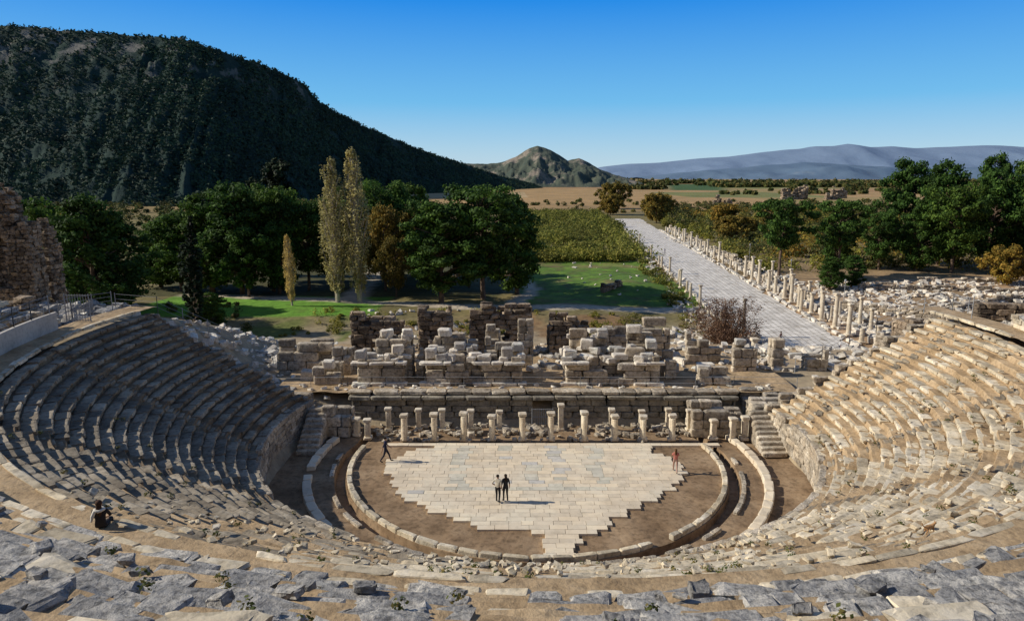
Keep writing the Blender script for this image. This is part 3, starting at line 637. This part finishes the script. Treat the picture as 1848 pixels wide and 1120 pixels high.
def pine_mesh(name,Ht,R,lo,mat,seed,nc=46,nl=260,ls=.42,flat=.6,top=.97,conic=0.,cr0=.13,cr1=.27):
    mb=MB(); T=[(0,0,-.5),(rng.normal(0,.15),0,Ht*.3),(rng.normal(0,.3),rng.normal(0,.3),Ht*.6),(0,0,Ht*.88)]
    tube(mb,T,[Ht*.024,Ht*.018,Ht*.011,Ht*.004],8,1)
    mid=(lo+top)/2; ph=rng.uniform(0,6.28,3)
    for i_ in range(nc):
        q=i_/nc; h=lo+(top-lo)*(q**.85); prof=math.sqrt(max(.02,1-((h-mid-.03)/((top-lo)*.56))**2))*(1-conic*q)
        a=i_*2.4+rng.normal(0,.35); rr=R*prof*rng.uniform(.3,1.0)*(1+.22*math.sin(2*a+ph[0]+h*6)+.15*math.sin(3*a+ph[1]))
        c=np.array([rr*math.cos(a),rr*math.sin(a),h*Ht*rng.uniform(.93,1.05)]); cr=R*rng.uniform(cr0,cr1)*(1-.3*conic*q)
        clump(mb,c,(cr,cr,cr*flat),nl,ls,0,.25,.5); s0=np.array([0,0,c[2]-rr*.45]); s0[2]=max(s0[2],Ht*.2)
        tube(mb,[s0,(s0+c)/2+[0,0,.2],c],[Ht*.006,Ht*.004,.03],5,1,False)
    return mb.mesh(name,[mat,M_bark])
PM=[pine_mesh('pine_a',18,8,.24,M_pine,1,105,180,.28,.55),pine_mesh('pine_b',18,7,.16,M_pine,2,105,170,.28,.62,.98,.3),pine_mesh('pine_c',18,6.5,.08,M_pine,3,120,150,.27,.7,.99,.45)]
PT=pine_mesh('pine_t',15,6.3,.42,M_pine,9,80,170,.26,.5)
DM=pine_mesh('conifer_d',24,4.6,.12,M_dpine,4,100,150,.34,.9,.99,.55,.18,.3)
AM=pine_mesh('autumn_t',14,6,.2,M_autumn,5,80,130,.26,.9)
BM=pine_mesh('brown_t',12,7,.15,M_autumn,6,60,140,.42,.9)
def place(name,me,x,y,ztop,R,H0,R0,z=None,kz=None):
    zb=float(H(np.array(float(x)),np.array(float(y)))) if z is None else z
    o=D.objects.new(name,me); COL.objects.link(o); o.location=(x,y,zb); sz=(ztop-zb)/H0; sr=R/R0; o.scale=(sr,sr*rng.uniform(.88,1.1),sz); o.rotation_euler=(rng.normal(0,.03),rng.normal(0,.03),rng.uniform(0,6.28)); return o
pines=[(-5.3,124,17.4,9.5),(-12.6,120,14.5,8),(1,132,15,7.5),(-28,150,18,9),(-35,156,17,8),(-23.5,160,16.5,8),(-17,140,14,7),
(-52.4,131,17.4,9),(-59.6,134,15.5,8.5),(-48,136,17,7),(-67,137,11.8,8),(-73.8,142,9.5,7),(-41.5,138,14.5,7),(-38,144,14,6.5),(-45.5,132,15.5,5.5),(-55,142,16,8),(-50,128,10,5),
(-61.9,100,15.6,7.5),(-70,106,14.5,7),(-79.5,113,15,8),(-66,112,13,7),
(91.9,170,10.5,6),(105.9,185,23,8.5),(111.7,178,22,8.5),(107,165,17,7.5),(120,172,20,8),(133,190,24,9),(141,185,23,9),(152,190,23,9),(100,168,12,6),(126,165,16,8),(146,172,19,9),(84,176,11,5.5),(163,185,23,9)]
for q,(x,y,zt,R) in enumerate(pines):
    zt2=zt+.8; i_=q%3; me=PM[i_]; R0=(8,7,6.5)[i_]; place('pine_tree',me,x,y,zt2,R*1.06,18,R0*1.05)
place('pine_tree',PT,61.1,155,15.6,6.6,15,6.3); place('pine_tree',PT,76.8,160,15.2,6.2,15,6.3)
place('conifer_tree',DM,-51,150,23.5,5.5,24,4.6); place('conifer_tree',DM,-60,160,19.5,3.2,24,4.6)
for x,y,zt,R in((-25.5,136,14.5,5),(-19,144,14.5,5.5),(-22,128,9,3.5),(-9,142,12,5)): place('autumn_tree',AM,x,y,zt,R,14,6)
for x,y,zt,R in((75,500,15.5,12),(72.5,345,11.5,7.5),(82,380,10,8),(79,240,6.5,7.5),(60,420,9,8),(93,300,8,8),(112,290,8,8)): place('broadleaf_tree',BM,x,y,zt,R,12,7)
for x,y,zt,R in((66,140,3.5,3.5),(72,143,3.5,3.5),(107,146,5.3,4.5),(-46,102,2.5,3.5)): place('olive_tree' if x<0 else 'bush',BM if x>100 else PM[2],x,y,zt,R,12 if x>100 else 18,7 if x>100 else 6.5)
def poplar(name,Ht,R,mat,n=110,nl=90,ls=.2,col=False,st=2.4):
    mb=MB(); tube(mb,[(0,0,-.5),(.1,0,Ht*.3),(0,.1,Ht*.7),(0,0,Ht*.97)],[.3*R/2,.22*R/2,.1,.02],7,1)
    for i_ in range(n):
        h=.09+.90*i_/n
        if col: w=math.sin(min(1,(h+.12)*1.15)*math.pi*.5)*(1-h**4*.9); w*=1.0 if h<.7 else (1-h)/.3*.75+.25
        else: w=math.sin(math.pi*min(.985,h**1.15*.93+.05))**.7
        a=i_*2.39; rr=R*w*rng.uniform(.15,.85); c=(rr*math.cos(a),rr*math.sin(a),h*Ht*rng.uniform(.97,1.02)); cr=R*rng.uniform(.18,.34)*max(w,.25)
        clump(mb,c,(cr,cr,cr*st),nl,ls,0,.4,.6)
        tube(mb,[(0,0,max(.5,h*Ht-rr*2.6-.8)),(c[0]*.7,c[1]*.7,c[2]-cr*1.2),(c[0],c[1],c[2]+cr*st*.8)],[.07,.045,.015],4,1,False)
    return mb.mesh(name,[mat,M_barkp])
PO=poplar('poplar_m',25,2.3,M_poplar,150,50,.15,False,3.6)
for x,y,zt,R in((-31.4,121,23.2,3.2),(-27.4,121,24.8,3.1)): 
    o=place('poplar_tree',PO,x,y,zt,R,25,2.3); o.rotation_euler[0]*=.3; o.rotation_euler[1]*=.3
place('poplar_tree',PO,-38.3,117,10.3,1.3,25,2.3)
CYP=poplar('cypress_m',20,1.3,M_cyp,90,150,.18,True); place('cypress_tree',CYP,-35.2,74,15.8,1.6,20,1.3)
# scrub on the mountain, thinner on the rocky band below the ridge
idx=rng.integers(0,MG.shape[0]*len(ts),85000); gx=MG.reshape(-1,3)[idx]; tt_=TT.reshape(-1)[idx]; ok=(tt_>-.03)&(gx[:,0]>-700); gx=gx[ok]+rng.normal(0,2.,(int(ok.sum()),3))*[1,1,0]; tt_=tt_[ok]
keep=np.array([mnoise.noise(Vector((p[0]/28,p[1]/28,p[2]/40))) for p in gx])>(-.5+.42*np.clip(1-np.abs(tt_-.13)*6,0,1)); gx=gx[keep]
mb=MB(); cen=np.repeat(gx,3,0); P=cen+rng.normal(0,.8,cen.shape)+[0,0,.3]; leaves(mb,P,rng.normal(0,.5,P.shape)+[0.6,-.55,.7],1.3,0,.8); mb.obj('mountain_scrub',[M_mtnl])
mb=MB()
for _ in range(230):
    a=rng.uniform(0,6.28); e=rng.uniform(.3,1.45); L=rng.uniform(3,6.2); d=np.array([math.cos(a)*math.cos(e),math.sin(a)*math.cos(e),math.sin(e)]); p0=np.array([rng.normal(0,.5),rng.normal(0,.5),0])
    p1=p0+d*L*.5+rng.normal(0,.2,3); p2=p1+(d+[0,0,.2])*L*.5+rng.normal(0,.3,3); tube(mb,[p0,p1,p2],[.05,.03,.012],3,0,False)
    clump(mb,p2,(.7,.7,.7),34,.11); clump(mb,p1,(.6,.6,.6),16,.1)
bb=mb.obj('bare_bush',[M_brownl]); bb.location=(29.5,92,-3)
def shrubs(name,pts,hs,mat,nl=70,ls=.45):
    mb=MB()
    for (x,y),h in zip(pts,hs):
        z=float(H(np.array(x),np.array(y))); 
        for c_ in range(rng.integers(1,4)):
            w=h*rng.uniform(.45,.8); clump(mb,(x+rng.normal(0,w*.6),y+rng.normal(0,w*.6),z+h*.42),(w,w,h*.55*rng.uniform(.7,1.1)),nl,ls*(.7+y/500),0,.3)
    return mb.obj(name,[mat])
def scat(n,fx,y0,y1,pw=1.):
    y=y0+(y1-y0)*rng.random(n)**pw; a=np.array([fx(v) for v in y]); return np.stack([a[:,0]+(a[:,1]-a[:,0])*rng.random(n),y],1)
pts=scat(430,lambda y:(sx_left(y)-8-45*min(1,(y-150)/80),sx_left(y)-4.5) ,188,420,.9); shrubs('shrub_thicket',pts,rng.uniform(2.5,5.5,len(pts)),M_shrubY,110,.33)
pts=scat(70,lambda y:(4,30),186,196); shrubs('shrub_thicket',pts,rng.uniform(2.5,4,len(pts)),M_shrubY,100,.3)
pts=scat(600,lambda y:(sx_left(y)+24,sx_left(y)+34+.62*y),172,520,.9); shrubs('shrub_thicket',pts,rng.uniform(2.5,6.5,len(pts)),M_shrubG,90,.36)
pts=scat(260,lambda y:(sx_left(y)+21,sx_left(y)+27+.3*y),165,420,.9); shrubs('shrub_thicket',pts,rng.uniform(2.5,5,len(pts)),M_shrubY,90,.33)
pts=scat(70,lambda y:(sx_left(y)+24,sx_left(y)+30+.5*y),180,450,.9); shrubs('autumn_shrubs',pts,rng.uniform(4,7,len(pts)),M_autumn,100,.36)
pts=scat(170,lambda y:(-.05*y,.75*y),420,640,.8); shrubs('shrub_thicket',pts,rng.uniform(2,4,len(pts)),M_shrubG,40,.5)
pts=scat(520,lambda y:(-.72*y,-.1*y-10),190,640,.8); shrubs('shrub_thicket',pts,rng.uniform(2,5.5,len(pts)),M_shrubG,55,.5)
pts=scat(60,lambda y:(-90,-40),84,118); shrubs('low_shrubs',pts,rng.uniform(.6,1.6,len(pts)),M_shrubG,60,.2)
pts=scat(110,lambda y:(-34,30),96,112); shrubs('low_shrubs',pts,rng.uniform(.5,1.4,len(pts)),M_shrubY,50,.16)
pts=np.array([(sx_left(y)-rng.uniform(3,7),y) for y in rng.uniform(120,190,40)]); shrubs('low_shrubs',pts,rng.uniform(.8,2,len(pts)),M_shrubY,60,.2)
pts=[];hs=[]
for y0,a,b,n,h in((1500,.30,.62,150,13),(1100,.36,.7,30,8),(2200,.15,.7,120,16),(1250,.14,.22,25,10),(900,.3,.7,30,6),(1800,.1,.5,60,10)):
    for _ in range(n): pts.append((y0*rng.uniform(a,b),y0+rng.normal(0,14+y0*.005)));hs.append(h*rng.uniform(.6,1.2))
shrubs('distant_trees',pts,hs,M_shrubG,36,1.0)
# dry grass tufts between the seats
mb=MB()
for _ in range(170):
    up=rng.random()<.35; r=rng.uniform(33,39) if up else rng.uniform(19,30.3); t=rng.uniform(-1.2,1.4); x,y=polar(r,t)
    z=UZ0+(r-UR0)*.525+.05 if up else 10-(30.5-r)/11.8*(10-float(z0l(t)))
    clump(mb,(x,y,z),(.16,.16,.12),26,.05,0,.8)
mb.obj('grass_tufts',[M_shrubG])

# ---------------------------------------------------------------- fences and gates
def fence(name,pts,h=1.2,gap=2.0,wires=3,r=.03):
    mb=MB(); pts=np.array(pts,float)
    for a,b in zip(pts[:-1],pts[1:]):
        L=np.linalg.norm(b-a); n=max(1,int(L/gap))
        for i_ in range(n+1):
            p=a+(b-a)*i_/n; tube(mb,[p,p+[0,0,h]],[r,r],5)
        for w in range(wires):
            z=h*(.35+.6*w/max(1,wires-1)); tube(mb,[a+[0,0,z],b+[0,0,z]],[.014,.014],4,0,False)
    return mb.obj(name,[M_metal])
arc=lambda r,z,a0,a1,n:[(*polar(r,math.radians(a)),z) for a in np.linspace(a0,a1,n)]
fence('wire_fence',arc(32.15,11.15,-86,-68,6),1.2,1.6,4,.035); fence('wire_fence',[(-30.6,51.8,9.9),(-27.5,52,9.6),(-22,52.4,6.8)],1.3)
fence('wire_fence',[(-31.5,45,9.9),(-32.2,49,9.8),(-31,52,9.7)],1.6,1.4,4,.035)
fence('wire_fence',[(31,50.4,9.9),(28,51.2,8.2),(22,51.2,5)],1.2); fence('wire_fence',[(33,48,10.0),(33.5,51,9.6),(38,54,8.6)],1.6)
fence('wire_fence',[(-20,55.2,2.5),(-13.8,55.0,2.7),(DX,54.9,2.7),(18.6,55,2.7),(24,55.2,2.6)],.9,3,2,.022)
def gate(x,y,z,w,h,n):
    mb=MB()
    for i_ in range(n+1):
        xx=x-w/2+w*i_/n; tube(mb,[(xx,y,z),(xx,y,z+h)],[.02 if 0<i_<n else .04]*2,5)
    for zz in(.08,.5,.96): tube(mb,[(x-w/2,y,z+h*zz),(x+w/2,y,z+h*zz)],[.025,.025],5)
    return mb.obj('metal_gate',[M_metal])
gate(DX,53.2,0,1.7,1.4,11); gate(-30.6,47.2,9.9,1.7,2.0,9); gate(-20.6,63,1.9,4.4,1.6,22)

# ---------------------------------------------------------------- people
def mcol(n,c,r=.85): return plain(n,c,r)
SKIN=mcol('skin',(.42,.26,.18),.6)
def figure(name,J,E,colors,loc,rot,hair,scale=1.,extra=None):
    """J: joint -> (x,y,z,radius,zone) ; E: edges ; root = pelvis"""
    names=list(J); me=D.meshes.new('sk'); me.from_pydata([J[n][:3] for n in names],[(names.index(a),names.index(b)) for a,b in E],[])
    o=D.objects.new('sk',me); COL.objects.link(o); sk=o.modifiers.new('s','SKIN'); ss=o.modifiers.new('u','SUBSURF'); ss.levels=2; ss.render_levels=2
    for i_,n in enumerate(names):
        r=J[n][3]; r=r if isinstance(r,tuple) else (r,r); me.skin_vertices[0].data[i_].radius=r; me.skin_vertices[0].data[i_].use_root=(i_==0)
    bpy.context.view_layer.update(); dg=bpy.context.evaluated_depsgraph_get(); em=D.meshes.new_from_object(o.evaluated_get(dg)); D.objects.remove(o)
    V=np.array([v.co[:] for v in em.vertices]); mats=list(colors.values()); zones=list(colors)
    segs=[(np.array(J[a][:3]),np.array(J[b][:3]),J[b][4]) for a,b in E]
    mb=MB()
    Q=[];T=[];QM=[];TM=[]
    for p in em.polygons:
        c=np.array(p.center[:]); best=None;bd=9
        for a,b,z in segs:
            d=b-a; t=np.clip(np.dot(c-a,d)/(np.dot(d,d)+1e-9),0,1); dd=np.linalg.norm(c-a-t*d)
            if dd<bd: bd=dd;best=z
        mi=zones.index(best); vs=list(p.vertices)
        (Q if len(vs)==4 else T).append(vs); (QM if len(vs)==4 else TM).append(mi)
    mb.V.append(V); mb.n=len(V)
    if Q: mb.Q.append(np.array(Q));mb.QM.append(np.array(QM))
    if T: mb.T.append(np.array(T));mb.TM.append(np.array(TM))
    if extra: extra(mb,zones)
    ob=mb.obj(name,mats,True); ob.location=loc; ob.rotation_euler=(0,0,rot); ob.scale=(scale,)*3; return ob
def ellip(mb,c,r,mi,nu=10,nv=7):
    V=[];F=[]
    for j in range(nv+1):
        ph=math.pi*j/nv
        for i_ in range(nu):
            t=2*math.pi*i_/nu; V.append((c[0]+r[0]*math.sin(ph)*math.cos(t),c[1]+r[1]*math.sin(ph)*math.sin(t),c[2]+r[2]*math.cos(ph)))
    for j in range(nv):
        for i_ in range(nu): F.append([j*nu+i_,j*nu+(i_+1)%nu,(j+1)*nu+(i_+1)%nu,(j+1)*nu+i_])
    mb.add(V,F,mi)
def human(name,loc,rot,cols,hairlen=0,pose='stand',scale=1.,arms='down',scarf=None):
    J={}
    def j(n,x,y,z,r,zn): J[n]=(x,y,z,r,zn)
    sit=pose=='sit'; walk=pose=='walk'
    pz=.95 if not sit else .12
    j('pel',0,0,pz,(.15,.11),'legs'); j('sp',0,.01,pz+.2,(.13,.095),'top'); j('ch',0,.0,pz+.4,(.16,.10),'top'); j('nk',0,0,pz+.54,(.055,.055),'top')
    j('hb',0,-.01,pz+.59,(.06,.065),'skin'); j('hm',0,-.02,pz+.67,(.078,.095),'skin'); j('ht',0,-.01,pz+.75,(.06,.075),'hair')
    E=[('pel','sp'),('sp','ch'),('ch','nk'),('nk','hb'),('hb','hm'),('hm','ht')]
    for s_,t in((-1,'l'),(1,'r')):
        ph=s_*(.5 if walk else .06)
        j('sh'+t,s_*.175,0,pz+.45,.062,'top')
        if arms=='camera' or sit: el=(s_*.22,-.14,pz+.24); wr=(s_*.09,-.32,pz+.40 if arms=='camera' else pz+.12)
        elif arms=='hip' and s_>0: el=(s_*.34,.06,pz+.22); wr=(s_*.17,-.06,pz+.08)
        else: el=(s_*.23,.03-ph*.25,pz+.17); wr=(s_*.25,-.05-ph*.55,pz-.06)
        j('el'+t,*el,.045,'top'); j('wr'+t,*wr,.03,'skin')
        d=np.array(wr)-np.array(el); d/=np.linalg.norm(d); pm=np.array(wr)+d*.07; j('pm'+t,*pm,(.04,.022),'skin')
        E+= [('ch','sh'+t),('sh'+t,'el'+t),('el'+t,'wr'+t),('wr'+t,'pm'+t)]
        if sit: hp=(s_*.1,-.02,.12); kn=(s_*.14,-.44,.14); an=(s_*.13,-.46,-.30); to=(s_*.14,-.62,-.34)
        else:
            hp=(s_*.095,0,.9); kn=(s_*.10,-.05-ph*.32,.50); an=(s_*.10,-ph*.62+ (.05 if ph<0 else 0),.09+(.06 if (walk and ph<0) else 0)); to=(s_*.12,an[1]-.17,.045)
        j('hp'+t,*hp,.095,'legs'); j('kn'+t,*kn,.062,'legs'); j('an'+t,*an,.042,'legs'); j('to'+t,*to,(.045,.035),'shoe')
        E+= [('pel','hp'+t),('hp'+t,'kn'+t),('kn'+t,'an'+t),('an'+t,'to'+t)]
    def ex(mb,z):
        hz=pz+.67; k_=z.index('skin');hh=z.index('hair'); ey=z.index('shoe')
        tube(mb,[(0,-.10,hz+.02),(0,-.135,hz-.015)],[.008,.018],6,k_)
        for s_ in(-1,1):
            ellip(mb,(s_*.032,-.103,hz+.015),(.012,.008,.008),ey,8,5); ellip(mb,(s_*.08,.0,hz),(.012,.022,.032),k_,8,5)
        ellip(mb,(0,-.107,hz-.05),(.024,.008,.006),ey,8,4)
        ellip(mb,(0,.018,hz+.035),(.092,.108,.088),hh,12,8)
        if hairlen: ellip(mb,(0,.055,hz-.06-hairlen*.3),(.085,.06,.10+hairlen*.5),hh,12,8)
        if scarf: 
            w_=z.index('scarf'); tube(mb,[(.12*math.cos(t),.02+.11*math.sin(t),pz+.50+.015*math.sin(3*t)) for t in np.linspace(0,6.283,13)],[.045]*13,7,w_,False); tube(mb,[(.1,.1,pz+.5),(.16,.16,pz+.36),(.2,.15,pz+.2)],[.05,.05,.03],7,w_)
        for t,s_ in(('l',-1),('r',1)):
            w=np.array(J['wr'+t][:3]); p=np.array(J['pm'+t][:3]); d=p-w; d/=np.linalg.norm(d); side=np.cross(d,[0,0,1.]) if abs(d[2])<.9 else np.array([0,1.,0]); side/=np.linalg.norm(side); cu=np.cross(d,side)
            for f,L in enumerate((.07,.08,.075,.058)):
                b=p+side*(-.028+.018*f)+d*.015; tube(mb,[b,b+d*L*.5+cu*.006,b+d*L*.85+cu*.03],[.0095,.009,.007],5,k_)
            b=w+d*.03+side*-.035; tube(mb,[b,b+d*.03-side*.025,b+d*.06-side*.03+cu*.01],[.011,.010,.008],5,k_)
        if arms=='camera': blocks(mb,[(0,-.36,pz+.44)],[(.06,.04,.04)],0,.01,0,ey)
    return figure(name,J,E,cols,loc,rot,None,scale,ex)
def cols(tag,top,legs,hair,shoe=(.03,.03,.03)): return {'legs':mcol(tag+'_legs',legs),'top':mcol(tag+'_top',top),'skin':SKIN,'hair':mcol(tag+'_hair',hair),'shoe':mcol(tag+'_shoe',shoe)}
FZ=.05
human('man',(-.88,39.5,FZ),math.radians(160),cols('a',(.55,.50,.40),(.02,.02,.022),(.02,.015,.01)),0,'stand',1.08,'hip')
human('woman',(-.40,39.65,FZ),math.radians(200),cols('b',(.03,.03,.035),(.025,.025,.03),(.03,.02,.012)),.25,'stand',1.06)
human('walking_man',(-9.0,45.75,FZ-.05),math.radians(100),cols('c',(.02,.025,.06),(.02,.022,.04),(.02,.015,.01)),0,'walk',1.1)
human('woman',(11.2,43.9,FZ),math.radians(170),cols('d',(.5,.18,.14),(.4,.25,.2),(.10,.05,.02)),.25,'walk',1.,'camera')
sc_=cols('e',(.035,.03,.03),(.03,.03,.035),(.07,.035,.02)); sc_['scarf']=mcol('scarf',(.7,.65,.56))
human('seated_woman',(-11.95,18.3,9.93),math.radians(195),sc_,.3,'sit',1.0,'down',True)
human('pedestrian',(37.6,93,-2.93),1.0,cols('f',(.25,.12,.1),(.05,.05,.08),(.03,.02,.01)),0,'walk',1.)
human('pedestrian',(43.5,88,-2.93),2.2,cols('g',(.5,.5,.5),(.05,.05,.08),(.03,.02,.01)),0,'walk',1.)
human('pedestrian',(46,205,-2.93),2.2,cols('h',(.05,.05,.1),(.05,.05,.08),(.03,.02,.01)),0,'walk',1.)
def cat(loc,rot):
    J={'a':(0,0,.24,(.075,.07),'fur'),'b':(0,-.14,.25,(.06,.065),'fur'),'c':(0,.13,.25,(.065,.06),'fur'),'n':(0,-.22,.31,.04,'fur'),'h':(0,-.27,.35,.048,'fur'),'m':(0,-.325,.335,.024,'fur'),
       't1':(0,.22,.28,.02,'fur'),'t2':(0,.32,.36,.017,'fur'),'t3':(0,.36,.46,.012,'fur')}
    E=[('a','b'),('a','c'),('b','n'),('n','h'),('h','m'),('c','t1'),('t1','t2'),('t2','t3')]
    for s_,t in((-1,'l'),(1,'r')):
        J['s'+t]=(s_*.045,-.15,.20,.032,'fur');J['k'+t]=(s_*.05,-.155+s_*.02,.10,.018,'fur');J['f'+t]=(s_*.05,-.17+s_*.04,.015,.018,'fur')
        J['u'+t]=(s_*.05,.12,.19,.042,'fur');J['v'+t]=(s_*.055,.09-s_*.02,.12,.024,'fur');J['w'+t]=(s_*.055,.16-s_*.02,.08,.015,'fur');J['x'+t]=(s_*.055,.13-s_*.02,.014,.017,'fur')
        E+=[('b','s'+t),('s'+t,'k'+t),('k'+t,'f'+t),('c','u'+t),('u'+t,'v'+t),('v'+t,'w'+t),('w'+t,'x'+t)]
    def ex(mb,z):
        for s_ in(-1,1): tube(mb,[(s_*.028,-.265,.385),(s_*.033,-.262,.43)],[.018,.002],5,0)
    return figure('ginger_cat',J,E,{'fur':mcol('ginger_fur',(.42,.24,.11))},loc,rot,None,.95,ex)
ca=math.radians(24.5); cr_=LR0+LT*16.5; cx_,cy_=polar(cr_,ca); cat((cx_,cy_,LZ0+16*LRI+.02),math.radians(110))

# ---------------------------------------------------------------- light, sky, camera
el=math.radians(31); sd=Vector((-1,.04,0)).normalized()*math.cos(el)+Vector((0,0,math.sin(el)))
L=D.lights.new('sun','SUN'); L.energy=5.0; L.angle=math.radians(.5); L.color=(1,.93,.81)
lo=D.objects.new('sun',L); COL.objects.link(lo); lo.rotation_euler=sd.to_track_quat('Z','Y').to_euler(); lo.location=(-50,0,80)
w=D.worlds.new('World'); SC.world=w; w.use_nodes=True; nt=w.node_tree; nt.nodes.clear()
sky=N(nt,'ShaderNodeTexSky',sky_type='NISHITA'); sky.sun_disc=False; sky.sun_elevation=el; sky.sun_rotation=math.atan2(sd.x,sd.y); sky.air_density=1.0; sky.dust_density=.3; sky.ozone_density=3.0; sky.altitude=50
# clear-air colour by elevation blended over the physical sky
tc=N(nt,'ShaderNodeTexCoord'); sp=N(nt,'ShaderNodeSeparateXYZ'); nt.links.new(tc.outputs['Generated'],sp.inputs[0])
rp=ramp(nt,[(0,(.50,.64,.73)),(.035,(.38,.59,.75)),(.1,(.14,.46,.79)),(.23,(.004,.235,.76)),(.36,(.07,.17,.40)),(1,(.08,.11,.20))]); nt.links.new(sp.outputs[2],rp.inputs[0])
sc=N(nt,'ShaderNodeVectorMath',operation='SCALE'); sc.inputs[3].default_value=11; nt.links.new(rp.outputs[0],sc.inputs[0])
mx=mul(nt,sky.outputs[0],sc.outputs[0],'MIX',.9)
bg=N(nt,'ShaderNodeBackground'); bg.inputs[1].default_value=.1; o=N(nt,'ShaderNodeOutputWorld'); nt.links.new(mx,bg.inputs[0]); nt.links.new(bg.outputs[0],o.inputs[0])
cam=D.cameras.new('camera'); cam.lens=24; cam.sensor_width=36; cam.clip_end=40000; cam.clip_start=.1
co=D.objects.new('camera',cam); COL.objects.link(co); co.location=(0,0,20); co.rotation_euler=(math.radians(78.9),0,0); SC.camera=co
SC.view_settings.view_transform='Standard'; SC.view_settings.look='None'; SC.view_settings.exposure=0
